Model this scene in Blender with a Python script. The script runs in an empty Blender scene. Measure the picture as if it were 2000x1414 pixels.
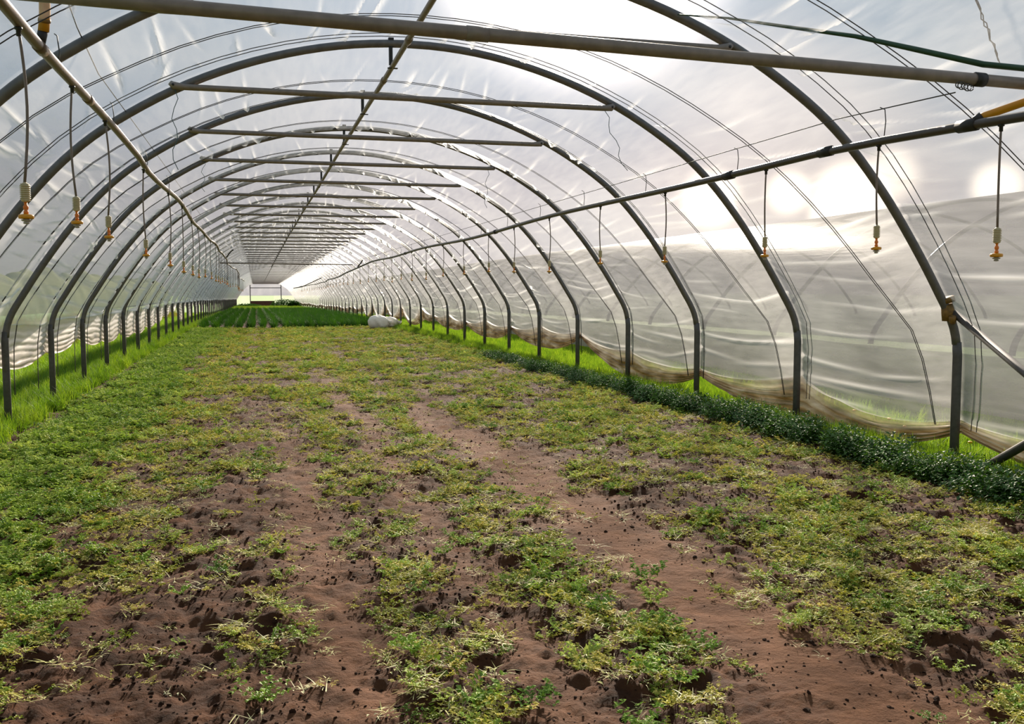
import bpy, math, random
import numpy as np
from mathutils import Vector, Matrix

rng = np.random.default_rng(7)
random.seed(7)
SC = bpy.context.scene
COL = SC.collection


def lin(r, g, b):
    def f(c):
        c /= 255.0
        return c / 12.92 if c <= 0.04045 else ((c + 0.055) / 1.055) ** 2.4
    return (f(r), f(g), f(b), 1.0)


# ------------------------------------------------------------------ camera
F_PX, YAW, PITCH, ROLL = 1840.4, 0.26518, 0.07686, -0.00268
cam_data = bpy.data.cameras.new('camera')
cam = bpy.data.objects.new('camera', cam_data)
COL.objects.link(cam)
cam_data.sensor_width = 36.0
cam_data.lens = F_PX * 36.0 / 2000.0
cam_data.clip_end = 2000
fw = Vector((math.sin(YAW) * math.cos(PITCH), math.cos(YAW) * math.cos(PITCH), -math.sin(PITCH)))
rt = Vector((math.cos(YAW), -math.sin(YAW), 0))
up = rt.cross(fw)
c_, s_ = math.cos(ROLL), math.sin(ROLL)
rt, up = c_ * rt + s_ * up, -s_ * rt + c_ * up
M = Matrix((rt, up, -fw)).transposed().to_4x4()
M.translation = Vector((0, 0, 1.6))
cam.matrix_world = M
SC.camera = cam

# ------------------------------------------------------------------ light
SUN_AZ, SUN_EL = math.radians(21), math.radians(24)      # azimuth to the right of the tunnel axis (+Y)
SUN_DIR = Vector((math.sin(SUN_AZ) * math.cos(SUN_EL), math.cos(SUN_AZ) * math.cos(SUN_EL), math.sin(SUN_EL)))
sun_data = bpy.data.lights.new('sun', 'SUN')
sun_data.energy = 8.5
sun_data.angle = math.radians(3.0)
sun_data.color = (1.0, 0.88, 0.73)
sun = bpy.data.objects.new('sun', sun_data)
COL.objects.link(sun)
sun.rotation_euler = SUN_DIR.to_track_quat('Z', 'Y').to_euler()
sun.location = (20, 60, 40)

world = bpy.data.worlds.new('cloudy_sky')
SC.world = world
world.use_nodes = True
wn, wl = world.node_tree.nodes, world.node_tree.links
wn.clear()


def node(tree, typ, **kw):
    n = tree.nodes.new(typ)
    for k, v in kw.items():
        if k.startswith('i_'):
            n.inputs[k[2:].replace('_', ' ')].default_value = v
        else:
            setattr(n, k, v)
    return n


def ramp(tree, stops, fac=None, interp='LINEAR'):
    n = tree.nodes.new('ShaderNodeValToRGB')
    n.color_ramp.interpolation = interp
    e = n.color_ramp.elements
    while len(e) > 1:
        e.remove(e[-1])
    e[0].position, e[0].color = stops[0]
    for p, c in stops[1:]:
        k = e.new(p)
        k.color = c
    if fac is not None:
        tree.links.new(fac, n.inputs['Fac'])
    return n


def mathn(tree, op, a, b=None, clamp=False):
    n = tree.nodes.new('ShaderNodeMath')
    n.operation = op
    n.use_clamp = clamp
    for i, v in enumerate((a, b)):
        if v is None:
            continue
        if isinstance(v, (int, float)):
            n.inputs[i].default_value = v
        else:
            tree.links.new(v, n.inputs[i])
    return n.outputs[0]


def mixc(tree, fac, a, b, blend='MIX'):
    n = tree.nodes.new('ShaderNodeMix')
    n.data_type = 'RGBA'
    n.blend_type = blend
    for sock, v in ((n.inputs[0], fac), (n.inputs[6], a), (n.inputs[7], b)):
        if isinstance(v, (int, float)):
            sock.default_value = v
        elif isinstance(v, tuple):
            sock.default_value = v
        else:
            tree.links.new(v, sock)
    return n.outputs[2]


wt = world.node_tree
tc = node(wt, 'ShaderNodeTexCoord')
sep = node(wt, 'ShaderNodeSeparateXYZ')
wl.new(tc.outputs['Generated'], sep.inputs[0])
elev = mathn(wt, 'MAXIMUM', sep.outputs['Z'], 0.0)
sky = ramp(wt, [(0.0, (0.44, 0.41, 0.42, 1)), (0.10, (0.42, 0.41, 0.44, 1)), (0.22, (0.33, 0.42, 0.51, 1)),
                (0.5, (0.26, 0.40, 0.52, 1)), (1.0, (0.18, 0.31, 0.44, 1))], elev)
mp = node(wt, 'ShaderNodeMapping')
mp.inputs['Scale'].default_value = (1.0, 1.0, 2.6)
wl.new(tc.outputs['Generated'], mp.inputs['Vector'])
cn = node(wt, 'ShaderNodeTexNoise')
cn.inputs['Scale'].default_value = 3.3
cn.inputs['Detail'].default_value = 4.0
cn.inputs['Roughness'].default_value = 0.5
wl.new(mp.outputs[0], cn.inputs['Vector'])
cl = ramp(wt, [(0.44, (0, 0, 0, 1)), (0.66, (1, 1, 1, 1))], cn.outputs['Fac'])
skyc = mixc(wt, mathn(wt, 'MULTIPLY', cl.outputs['Color'], 0.5), sky.outputs['Color'], (0.66, 0.65, 0.65, 1))


def blob(tree, acc, az, el, r_deg, col, pw=1.6, inner=0.0):
    a, e = math.radians(az), math.radians(el)
    d = (math.sin(a) * math.cos(e), math.cos(a) * math.cos(e), math.sin(e))
    vm = node(tree, 'ShaderNodeVectorMath', operation='DOT_PRODUCT')
    tree.links.new(tc.outputs['Generated'], vm.inputs[0])
    vm.inputs[1].default_value = d
    mr = node(tree, 'ShaderNodeMapRange', interpolation_type='SMOOTHSTEP')
    mr.inputs['From Min'].default_value = math.cos(math.radians(r_deg))
    mr.inputs['From Max'].default_value = math.cos(math.radians(inner))
    tree.links.new(vm.outputs['Value'], mr.inputs['Value'])
    f = mathn(tree, 'POWER', mr.outputs[0], pw)
    return mixc(tree, f, acc, col, 'ADD')


# glow of the veiled sun and the bright gaps in the low cloud
skyc = blob(wt, skyc, 19.5, 20.5, 12.0, (3.0, 2.6, 2.35, 1), 2.6)
skyc = blob(wt, skyc, 17.0, 16.0, 24.0, (0.24, 0.20, 0.19, 1), 1.8)
for az, el, r, k in ((27.0, 5.3, 2.5, 0.85), (31.4, 5.5, 1.9, 0.7), (34.7, 5.1, 3.0, 0.95), (33.9, 4.0, 2.0, 0.7),
                     (36.8, 6.2, 2.4, 0.5), (42.2, 5.4, 2.0, 0.7)):
    skyc = blob(wt, skyc, az, el, r, (k * 1.5, k * 1.27, k * 0.97, 1), 2.6, 0.0)
skyc = blob(wt, skyc, 31.0, 5.5, 11.0, (0.22, 0.15, 0.10, 1), 1.2)
bg = node(wt, 'ShaderNodeBackground')
bg.inputs['Strength'].default_value = 0.66
wl.new(skyc, bg.inputs['Color'])
wo = node(wt, 'ShaderNodeOutputWorld')
wl.new(bg.outputs[0], wo.inputs[0])

vs = SC.view_settings
vs.view_transform = 'Standard'
vs.look = 'None'
vs.exposure = 0.66
vs.gamma = 1.0
vs.use_curve_mapping = False
SC.cycles.max_bounces = 5
SC.cycles.diffuse_bounces = 3
SC.cycles.adaptive_threshold = 0.02
SC.cycles.glossy_bounces = 2
SC.cycles.transmission_bounces = 4
SC.cycles.transparent_max_bounces = 48

# ------------------------------------------------------------------ helpers


def tag(o, label=None, cat=None, group=None, kind=None):
    if label:
        o['label'] = label
    if cat:
        o['category'] = cat
    if group:
        o['group'] = group
    if kind:
        o['kind'] = kind
    return o


def mesh_obj(name, mesh, mat, parent=None, loc=None):
    o = bpy.data.objects.new(name, mesh)
    COL.objects.link(o)
    if mat is not None and not mesh.materials:
        mesh.materials.append(mat)
    if parent is not None:
        o.parent = parent
    if loc is not None:
        o.location = loc
    return o


def empty(name, loc):
    o = bpy.data.objects.new(name, None)
    o.empty_display_size = 0.1
    COL.objects.link(o)
    o.location = loc
    return o


def make_mesh(name, verts, faces, smooth=True):
    me = bpy.data.meshes.new(name)
    me.from_pydata([tuple(v) for v in verts], [], faces)
    if smooth:
        me.polygons.foreach_set('use_smooth', [True] * len(me.polygons))
    me.update()
    return me


def grid_mesh(name, V, smooth=True):
    """V: (n, m, 3) array -> quad grid mesh, built without python loops."""
    n, m = V.shape[:2]
    me = bpy.data.meshes.new(name)
    me.vertices.add(n * m)
    me.vertices.foreach_set('co', V.reshape(-1).astype(np.float32))
    i = np.arange(n - 1)[:, None] * m + np.arange(m - 1)[None, :]
    q = np.stack([i, i + 1, i + m + 1, i + m], -1).reshape(-1, 4)
    nf = len(q)
    me.loops.add(nf * 4)
    me.loops.foreach_set('vertex_index', q.reshape(-1).astype(np.int32))
    me.polygons.add(nf)
    me.polygons.foreach_set('loop_start', (np.arange(nf) * 4).astype(np.int32))
    me.polygons.foreach_set('use_smooth', np.ones(nf, dtype=bool))
    me.update(calc_edges=True)
    me.validate()
    return me


def sweep(path, rad, sides=8, caps=True, verts=None, faces=None):
    """tube along a polyline; rad is a number or a list (one per point)."""
    P = [Vector(p) for p in path]
    n = len(P)
    R = rad if isinstance(rad, (list, tuple)) else [rad] * n
    verts = [] if verts is None else verts
    faces = [] if faces is None else faces
    T = []
    for i in range(n):
        a, b = P[max(i - 1, 0)], P[min(i + 1, n - 1)]
        T.append((b - a).normalized())
    ref = Vector((0, 0, 1)) if abs(T[0].z) < 0.9 else Vector((1, 0, 0))
    u = T[0].cross(ref).normalized()
    base = len(verts)
    for i in range(n):
        if i > 0:
            u = (u - T[i] * u.dot(T[i])).normalized()
        w = T[i].cross(u)
        for k in range(sides):
            a = 2 * math.pi * k / sides
            verts.append(P[i] + (u * math.cos(a) + w * math.sin(a)) * R[i])
    for i in range(n - 1):
        for k in range(sides):
            k2 = (k + 1) % sides
            faces.append((base + i * sides + k, base + i * sides + k2, base + (i + 1) * sides + k2, base + (i + 1) * sides + k))
    if caps:
        faces.append(tuple(base + k for k in reversed(range(sides))))
        faces.append(tuple(base + (n - 1) * sides + k for k in range(sides)))
    return verts, faces


def tube(name, path, rad, mat, parent=None, sides=8, loc=None):
    v, f = sweep(path, rad, sides)
    return mesh_obj(name, make_mesh(name, v, f), mat, parent, loc)


def lathe(prof, sides=14, verts=None, faces=None):
    verts = [] if verts is None else verts
    faces = [] if faces is None else faces
    b = len(verts)
    for r, z in prof:
        for k in range(sides):
            a = 2 * math.pi * k / sides
            verts.append((r * math.cos(a), r * math.sin(a), z))
    for i in range(len(prof) - 1):
        for k in range(sides):
            k2 = (k + 1) % sides
            faces.append((b + i * sides + k, b + i * sides + k2, b + (i + 1) * sides + k2, b + (i + 1) * sides + k))
    faces.append(tuple(b + k for k in reversed(range(sides))))
    faces.append(tuple(b + (len(prof) - 1) * sides + k for k in range(sides)))
    return verts, faces


def box(x0, x1, y0, y1, z0, z1, verts, faces):
    b = len(verts)
    verts += [(x0, y0, z0), (x1, y0, z0), (x1, y1, z0), (x0, y1, z0), (x0, y0, z1), (x1, y0, z1), (x1, y1, z1), (x0, y1, z1)]
    faces += [(b, b + 3, b + 2, b + 1), (b + 4, b + 5, b + 6, b + 7), (b, b + 1, b + 5, b + 4), (b + 1, b + 2, b + 6, b + 5),
              (b + 2, b + 3, b + 7, b + 6), (b + 3, b, b + 4, b + 7)]


def hash2(ix, iy, seed):
    h = (ix.astype(np.int64) * 374761393 + iy.astype(np.int64) * 668265263 + seed * 974634541) & 0x7fffffff
    h = ((h ^ (h >> 13)) * 1274126177) & 0x7fffffff
    h = h ^ (h >> 16)
    return (h & 0xffff) / 65535.0


def vnoise(x, y, seed=0):
    x = np.asarray(x, float)
    y = np.asarray(y, float)
    ix, iy = np.floor(x), np.floor(y)
    fx, fy = x - ix, y - iy
    fx = fx * fx * fx * (fx * (fx * 6 - 15) + 10)
    fy = fy * fy * fy * (fy * (fy * 6 - 15) + 10)
    a = hash2(ix, iy, seed)
    b = hash2(ix + 1, iy, seed)
    c = hash2(ix, iy + 1, seed)
    d = hash2(ix + 1, iy + 1, seed)
    return (a * (1 - fx) + b * fx) * (1 - fy) + (c * (1 - fx) + d * fx) * fy


def fbm(x, y, octs=4, seed=0, gain=0.5):
    t, amp, tot = 0, 1.0, 0
    for o in range(octs):
        t = t + amp * vnoise(x * 2 ** o + 17.3 * o, y * 2 ** o - 9.1 * o, seed + o)
        tot += amp
        amp *= gain
    return t / tot


# ------------------------------------------------------------------ place
CX = 1.594                       # tunnel centre line
HALF = 4.434                     # centre line to posts
Y0, BAY = 7.046, 2.570           # first hoop in view, hoop spacing
LAST = 57


def hoop_y(i):
    return Y0 + BAY * i


Y_END = hoop_y(LAST)


def dip(y):
    """the ground falls away gently towards the far end"""
    y = np.asarray(y, float)
    d = y - 42.0
    return -0.0085 * 0.5 * (d + np.sqrt(d * d + 60.0)) + 0.0085 * 0.5 * (-42 + math.sqrt(42 * 42 + 60))


def dipf(y):
    return float(dip(y))


# hoop profile: half outline (x from centre, z), foot to ridge
HP = [(4.434, 0.0), (4.434, 0.45), (4.434, 0.90), (4.385, 1.25), (4.19, 1.60), (3.93, 2.0), (3.62, 2.42), (3.25, 2.83),
      (2.83, 3.17), (2.2, 3.54), (1.5, 3.82), (0.75, 4.0), (0.0, 4.06)]


def catmull(pts, k=14):
    P = [np.array(p, float) for p in pts]
    P = [2 * P[0] - P[1]] + P + [P[-1] * [-1, 1] if False else np.array([-P[-2][0], P[-2][1]])]
    out = []
    for i in range(1, len(P) - 2):
        for j in range(k):
            t = j / k
            a, b, c, d = P[i - 1], P[i], P[i + 1], P[i + 2]
            out.append(0.5 * (2 * b + (c - a) * t + (2 * a - 5 * b + 4 * c - d) * t * t + (3 * b - a - 3 * c + d) * t ** 3))
    out.append(P[-2])
    return np.array(out)


half = catmull(HP)
full = np.concatenate([half * [-1, 1], half[::-1][1:]])         # left foot -> ridge -> right foot
seg = np.r_[0, np.cumsum(np.hypot(*np.diff(full, axis=0).T))]
S_TOT = seg[-1]


def prof(s):
    return np.interp(s, seg, full[:, 0]), np.interp(s, seg, full[:, 1])


def prof_n(s):
    e = 0.06
    x0, z0 = prof(np.clip(s - e, 0, S_TOT))
    x1, z1 = prof(np.clip(s + e, 0, S_TOT))
    tx, tz = x1 - x0, z1 - z0
    L = np.hypot(tx, tz)
    return -tz / L, tx / L            # outward normal


# ------------------------------------------------------------------ materials


def new_mat(name):
    m = bpy.data.materials.new(name)
    m.use_nodes = True
    m.node_tree.nodes.clear()
    return m, m.node_tree


def out(t, shader, disp=None):
    o = t.nodes.new('ShaderNodeOutputMaterial')
    t.links.new(shader, o.inputs['Surface'])


def plain(name, col, rough=0.5, metal=0.0, noise=0.25, scale=9.0, col2=None, bump=0.0):
    m, t = new_mat(name)
    b = node(t, 'ShaderNodeBsdfPrincipled')
    b.inputs['Roughness'].default_value = rough
    b.inputs['Metallic'].default_value = metal
    tcn = node(t, 'ShaderNodeTexCoord')
    n = node(t, 'ShaderNodeTexNoise')
    n.inputs['Scale'].default_value = scale
    n.inputs['Detail'].default_value = 5
    t.links.new(tcn.outputs['Object'], n.inputs['Vector'])
    if col2 is None:
        col2 = tuple(c * (1 - noise) for c in col[:3]) + (1,)
    r = ramp(t, [(0.3, col2), (0.7, col)], n.outputs['Fac'])
    t.links.new(r.outputs['Color'], b.inputs['Base Color'])
    if bump:
        bp = node(t, 'ShaderNodeBump')
        bp.inputs['Strength'].default_value = bump
        bp.inputs['Distance'].default_value = 0.01
        t.links.new(n.outputs['Fac'], bp.inputs['Height'])
        t.links.new(bp.outputs[0], b.inputs['Normal'])
    out(t, b.outputs[0])
    return m


M_STEEL = plain('galvanised_steel', lin(108, 103, 102), 0.45, 0.3, 0.3, 14)
M_POST = plain('weathered_post_steel', lin(96, 92, 90), 0.55, 0.35, 0.3, 20)
M_BAR = plain('brown_grey_steel', lin(134, 120, 110), 0.45, 0.2, 0.3, 16)
M_PIPE = plain('brown_plastic_pipe', lin(112, 92, 76), 0.38, 0.0, 0.25, 6)
M_PIPE_DARK = plain('dark_plastic_pipe', lin(66, 58, 54), 0.35, 0.0, 0.25, 6)
M_BLACK = plain('black_rubber', lin(30, 28, 28), 0.55)
M_CORD = plain('dark_cord', lin(62, 56, 54), 0.8)
M_WIRE = plain('thin_wire', lin(70, 68, 66), 0.5, 0.4)
M_TWINE = plain('blue_green_twine', lin(70, 100, 104), 0.8)
M_HOSE = plain('grey_brown_hose', lin(120, 104, 94), 0.45)
M_WEIGHT = plain('ivory_plastic', lin(196, 180, 140), 0.5, 0, 0.2, 30)
M_ORANGE = plain('orange_plastic', lin(226, 120, 22), 0.4, 0, 0.2, 30)
M_AMBER = plain('amber_plastic', lin(220, 150, 20), 0.38, 0, 0.2, 30)
M_NOZZLE = plain('grey_nozzle_plastic', lin(176, 166, 150), 0.4)
M_YELLOW = plain('yellow_hose', lin(205, 140, 14), 0.4, 0, 0.35, 5)
M_GREEN = plain('dark_green_hose', lin(14, 62, 34), 0.5)
M_CLAMP = plain('rusty_clamp', lin(140, 104, 44), 0.6, 0.2, 0.5, 40)
M_CRATE = plain('brown_wood', lin(98, 62, 48), 0.8, 0, 0.3, 3)
M_DOOR = plain('grey_door_timber', lin(110, 108, 108), 0.7)
M_SACK = plain('white_woven_sack', lin(240, 232, 222), 0.75, 0, 0.12, 7, bump=0.25)
M_TIE = plain('sack_tie', lin(150, 90, 80), 0.8)
M_PETAL = plain('yellow_petals', lin(245, 196, 30), 0.6)


def film_material(name, haze=0.5, clean=(0.90, 0.89, 0.885, 1)):
    m, t = new_mat(name)
    tcn = node(t, 'ShaderNodeTexCoord')
    at = node(t, 'ShaderNodeAttribute', attribute_name='hem')
    mpn = node(t, 'ShaderNodeMapping')
    mpn.inputs['Scale'].default_value = (9.0, 1.1, 9.0)
    t.links.new(tcn.outputs['Object'], mpn.inputs['Vector'])
    n1 = node(t, 'ShaderNodeTexNoise')                      # fine streaks along the tunnel
    n1.inputs['Scale'].default_value = 1.6
    n1.inputs['Detail'].default_value = 6
    t.links.new(mpn.outputs[0], n1.inputs['Vector'])
    n2 = node(t, 'ShaderNodeTexNoise')                      # broad dust
    n2.inputs['Scale'].default_value = 0.8
    n2.inputs['Detail'].default_value = 3
    t.links.new(tcn.outputs['Object'], n2.inputs['Vector'])
    # haze (share of light the dusty sheet scatters; raised in far bays to brighten them)
    h = mathn(t, 'MULTIPLY_ADD', n1.outputs['Fac'], 0.22)
    t.nodes[-1].inputs[2].default_value = haze - 0.11
    h = mathn(t, 'ADD', h, mathn(t, 'MULTIPLY', mathn(t, 'SUBTRACT', n2.outputs['Fac'], 0.5), 0.25))
    at3 = node(t, 'ShaderNodeAttribute', attribute_name='fold')
    h = mathn(t, 'ADD', h, mathn(t, 'MULTIPLY', at3.outputs['Fac'], 0.45))
    h = mathn(t, 'ADD', h, mathn(t, 'MULTIPLY', at.outputs['Fac'], 0.86), clamp=True)
    h = mathn(t, 'MINIMUM', h, 0.97)
    # dirt colour near the hem
    n3 = node(t, 'ShaderNodeTexNoise')
    n3.inputs['Scale'].default_value = 2.2
    n3.inputs['Detail'].default_value = 6
    mp3 = node(t, 'ShaderNodeMapping')
    mp3.inputs['Scale'].default_value = (2.0, 0.8, 3.5)
    t.links.new(tcn.outputs['Object'], mp3.inputs['Vector'])
    t.links.new(mp3.outputs[0], n3.inputs['Vector'])
    dirt = ramp(t, [(0.32, lin(112, 80, 44)), (0.50, lin(178, 150, 114)), (0.68, lin(226, 208, 184))], n3.outputs['Fac'])
    at2 = node(t, 'ShaderNodeAttribute', attribute_name='dirt')
    colr = mixc(t, at2.outputs['Fac'], clean, dirt.outputs['Color'])
    bp = node(t, 'ShaderNodeBump')
    bp.inputs['Strength'].default_value = 0.18
    bp.inputs['Distance'].default_value = 0.02
    t.links.new(n1.outputs['Fac'], bp.inputs['Height'])
    tr = node(t, 'ShaderNodeBsdfTransparent')
    tr.inputs['Color'].default_value = (0.97, 0.97, 0.97, 1)
    tl = node(t, 'ShaderNodeBsdfTranslucent')
    df = node(t, 'ShaderNodeBsdfDiffuse')
    for s in (tl, df):
        t.links.new(colr, s.inputs['Color'])
        t.links.new(bp.outputs[0], s.inputs['Normal'])
    sc = node(t, 'ShaderNodeMixShader')
    t.links.new(mathn(t, 'MULTIPLY_ADD', at.outputs['Fac'], 0.50), sc.inputs[0])
    t.nodes[-1].inputs[2].default_value = 0.35
    t.links.new(tl.outputs[0], sc.inputs[1])
    t.links.new(df.outputs[0], sc.inputs[2])
    mx = node(t, 'ShaderNodeMixShader')
    t.links.new(h, mx.inputs[0])
    t.links.new(tr.outputs[0], mx.inputs[1])
    t.links.new(sc.outputs[0], mx.inputs[2])
    gl = node(t, 'ShaderNodeBsdfGlossy')
    gl.inputs['Roughness'].default_value = 0.36
    t.links.new(bp.outputs[0], gl.inputs['Normal'])
    fr = node(t, 'ShaderNodeFresnel')
    fr.inputs['IOR'].default_value = 1.5
    g = node(t, 'ShaderNodeMixShader')
    t.links.new(mathn(t, 'MULTIPLY', fr.outputs[0], 0.06), g.inputs[0])
    t.links.new(mx.outputs[0], g.inputs[1])
    t.links.new(gl.outputs[0], g.inputs[2])
    out(t, g.outputs[0])
    return m


M_FILM = film_material('plastic_film', 0.09)
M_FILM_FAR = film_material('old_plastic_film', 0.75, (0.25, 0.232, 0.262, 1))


def leaf_material(name, stops, transl=0.35, rough=0.5, gloss=0.03):
    m, t = new_mat(name)
    oi = node(t, 'ShaderNodeObjectInfo')
    r = ramp(t, stops, oi.outputs['Random'])
    geo = node(t, 'ShaderNodeNewGeometry')
    n = node(t, 'ShaderNodeTexNoise')
    n.inputs['Scale'].default_value = 26
    t.links.new(geo.outputs['Position'], n.inputs['Vector'])
    va = ramp(t, [(0.3, (0.72, 0.72, 0.72, 1)), (0.7, (1.15, 1.15, 1.15, 1))], n.outputs['Fac'])
    c = mixc(t, 1.0, r.outputs['Color'], va.outputs['Color'], 'MULTIPLY')
    d = node(t, 'ShaderNodeBsdfDiffuse')
    tl = node(t, 'ShaderNodeBsdfTranslucent')
    t.links.new(c, d.inputs['Color'])
    t.links.new(c, tl.inputs['Color'])
    a = node(t, 'ShaderNodeMixShader')
    a.inputs[0].default_value = transl
    t.links.new(d.outputs[0], a.inputs[1])
    t.links.new(tl.outputs[0], a.inputs[2])
    gl = node(t, 'ShaderNodeBsdfGlossy')
    gl.inputs['Roughness'].default_value = rough
    b = node(t, 'ShaderNodeMixShader')
    b.inputs[0].default_value = gloss
    t.links.new(a.outputs[0], b.inputs[1])
    t.links.new(gl.outputs[0], b.inputs[2])
    out(t, b.outputs[0])
    return m


M_WEED = leaf_material('weed_leaves', [(0.0, lin(104, 130, 28)), (0.3, lin(152, 158, 46)), (0.65, lin(184, 178, 66)), (1.0, lin(210, 194, 104))])
M_LUSH = leaf_material('lush_leaves', [(0.0, lin(98, 134, 34)), (0.5, lin(140, 170, 54)), (1.0, lin(182, 196, 92))])
M_STRAW = leaf_material('wilted_strands', [(0.0, lin(196, 198, 112)), (0.5, lin(218, 212, 146)), (1.0, lin(234, 226, 180))], 0.25)
M_GRASS = leaf_material('grass_blades', [(0.0, lin(84, 120, 16)), (0.5, lin(118, 154, 24)), (1.0, lin(156, 178, 42))], 0.45)
M_TALL = leaf_material('tall_dry_grass', [(0.0, lin(104, 140, 30)), (0.55, lin(140, 140, 50)), (1.0, lin(156, 112, 60))], 0.4)
M_CROP = leaf_material('dark_crop_leaves', [(0.0, lin(34, 70, 8)), (0.5, lin(46, 88, 10)), (1.0, lin(66, 108, 16))], 0.4)
M_ROW = leaf_material('dark_row_leaves', [(0.0, lin(40, 76, 20)), (0.5, lin(56, 96, 28)), (1.0, lin(80, 120, 38))], 0.25, 0.5, 0.05)
M_HEDGE = leaf_material('hedge_leaves', [(0.0, lin(120, 124, 98)), (1.0, lin(130, 132, 106))], 0.0, 0.8, 0.0)


def soil_material():
    m, t = new_mat('brown_soil')
    tcn = node(t, 'ShaderNodeTexCoord')
    n = node(t, 'ShaderNodeTexNoise')
    n.inputs['Scale'].default_value = 5.5
    n.inputs['Detail'].default_value = 9
    n.inputs['Roughness'].default_value = 0.62
    t.links.new(tcn.outputs['Object'], n.inputs['Vector'])
    base = ramp(t, [(0.30, lin(52, 29, 15)), (0.5, lin(78, 47, 26)), (0.72, lin(104, 66, 40))], n.outputs['Fac'])
    at = node(t, 'ShaderNodeAttribute', attribute_name='track')
    track = ramp(t, [(0.3, lin(98, 62, 37)), (0.7, lin(130, 87, 57))], n.outputs['Fac'])
    c = mixc(t, at.outputs['Fac'], base.outputs['Color'], track.outputs['Color'])
    b = node(t, 'ShaderNodeBsdfPrincipled')
    b.inputs['Roughness'].default_value = 0.92
    b.inputs['Specular IOR Level'].default_value = 0.2
    t.links.new(c, b.inputs['Base Color'])
    n2 = node(t, 'ShaderNodeTexNoise')
    n2.inputs['Scale'].default_value = 30
    n2.inputs['Detail'].default_value = 9
    n2.inputs['Roughness'].default_value = 0.65
    t.links.new(tcn.outputs['Object'], n2.inputs['Vector'])
    bp = node(t, 'ShaderNodeBump')
    bp.inputs['Strength'].default_value = 1.0
    bp.inputs['Distance'].default_value = 0.035
    t.links.new(n2.outputs['Fac'], bp.inputs['Height'])
    t.links.new(bp.outputs[0], b.inputs['Normal'])
    out(t, b.outputs[0])
    return m


M_SOIL = soil_material()
M_FIELD = plain('field_grass', lin(106, 140, 34), 0.9, 0, 0.35, 1.2, lin(74, 110, 26))

# ------------------------------------------------------------------ ground


def soil_track(x, y):
    """0..1: trodden, paler bare path and its side paths"""
    wob = (vnoise(y * 0.35, y * 0 + 3.0, 5) - 0.5) * 0.25
    a = np.exp(-(((x - 2.22 - wob) / 0.36) ** 2)) * np.clip((17 - y) / 8, 0, 1)
    b = np.exp(-(((x - 0.28 - wob) / 0.20) ** 2)) * np.clip((13 - y) / 8, 0, 0.6)
    c = np.exp(-(((x - 1.2 + wob) / 0.16) ** 2)) * np.clip((22 - y) / 14, 0, 0.5)
    return np.clip(a + b + c, 0, 1)


def soil_z(x, y):
    big = (fbm(x * 0.9, y * 0.7, 3, 11) - 0.5) * 0.08
    tr = soil_track(x, y)
    clod = fbm(x * 8.5, y * 8.5, 4, 23, 0.6) - 0.5
    ridge = np.abs(fbm(x * 4.2, y * 4.2, 2, 41) * 2 - 1)
    pit = np.clip(fbm(x * 3.0, y * 3.6, 3, 57) - 0.60, 0, 1)
    lump = np.clip(vnoise(x * 17, y * 17, 91) - 0.55, 0, 1) * np.clip(fbm(x * 1.3, y * 1.3, 2, 95) * 2.4 - 0.7, 0, 1)
    return big + (1 - 0.80 * tr) * (clod * 0.085 - ridge * 0.035 - pit * 0.14 + lump * 0.06) - 0.02 * tr


FX0, FX1 = CX - HALF - 0.15, CX + HALF + 0.15
xs = np.linspace(FX0, FX1, 450)
ys = [-5.0]
while ys[-1] < Y_END + 3:
    y = ys[-1]
    ys.append(y + (0.4 if y < 1.6 else min(3.0, 0.021 * max(1.0, (y / 4.2) ** 1.35))))
ys = np.array(ys)
YY, XX = np.meshgrid(ys, xs, indexing='ij')
fade = np.clip((70 - YY) / 30, 0, 1)
ZZ = soil_z(XX, YY) * (0.25 + 0.75 * fade) + dip(YY)
V = np.stack([XX, YY, ZZ], -1)
me = grid_mesh('floor', V)
a = me.attributes.new('track', 'FLOAT', 'POINT')
a.data.foreach_set('value', soil_track(XX, YY).reshape(-1).astype(np.float32))
floor = tag(mesh_obj('floor', me, M_SOIL), 'brown soil bed floor inside the plastic tunnel', None, None, 'structure')

gx = np.r_[np.linspace(-260, -12, 20), np.linspace(-11, FX0 + 0.05, 26), np.linspace(FX0 + 0.3, FX1 - 0.3, 4), np.linspace(FX1 - 0.05, 16, 26), np.linspace(18, 260, 20)]
gy = np.r_[np.linspace(-60, -4, 8), np.linspace(-2, 190, 160), np.linspace(196, 480, 12)]
GY, GX = np.meshgrid(gy, gx, indexing='ij')
inside = (GX > FX0 + 0.1) & (GX < FX1 - 0.1) & (GY < Y_END + 2)
GZ = dip(np.minimum(GY, 170)) + (fbm(GX * 0.5, GY * 0.5, 3, 61) - 0.5) * 0.12 - np.where(inside, 0.35, 0.03)
ground = tag(mesh_obj('ground', grid_mesh('ground', np.stack([GX, GY, GZ], -1)), M_FIELD), 'green grassy ground outside the tunnel', None, None, 'structure')

# ------------------------------------------------------------------ film cover
# cords over the film: bay fraction u (0 = far hoop, 1 = near hoop) along the hoop, t = 0 left foot .. 1 right foot
CORD_T = [0.0, 0.12, 0.28, 0.5, 0.72, 0.88, 1.0]
CORD_A = [0.62, 0.56, 0.47, 0.29, 0.20, 0.12, 0.06]
CORD_B = [0.90, 0.88, 0.80, 0.53, 0.55, 0.78, 0.95]


def cord_u(which, t):
    c = CORD_A if which == 0 else CORD_B
    return sum(np.interp(np.asarray(t) + k * 0.03, CORD_T, c) * w for k, w in ((-2, .15), (-1, .2), (0, .3), (1, .2), (2, .15)))


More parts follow.
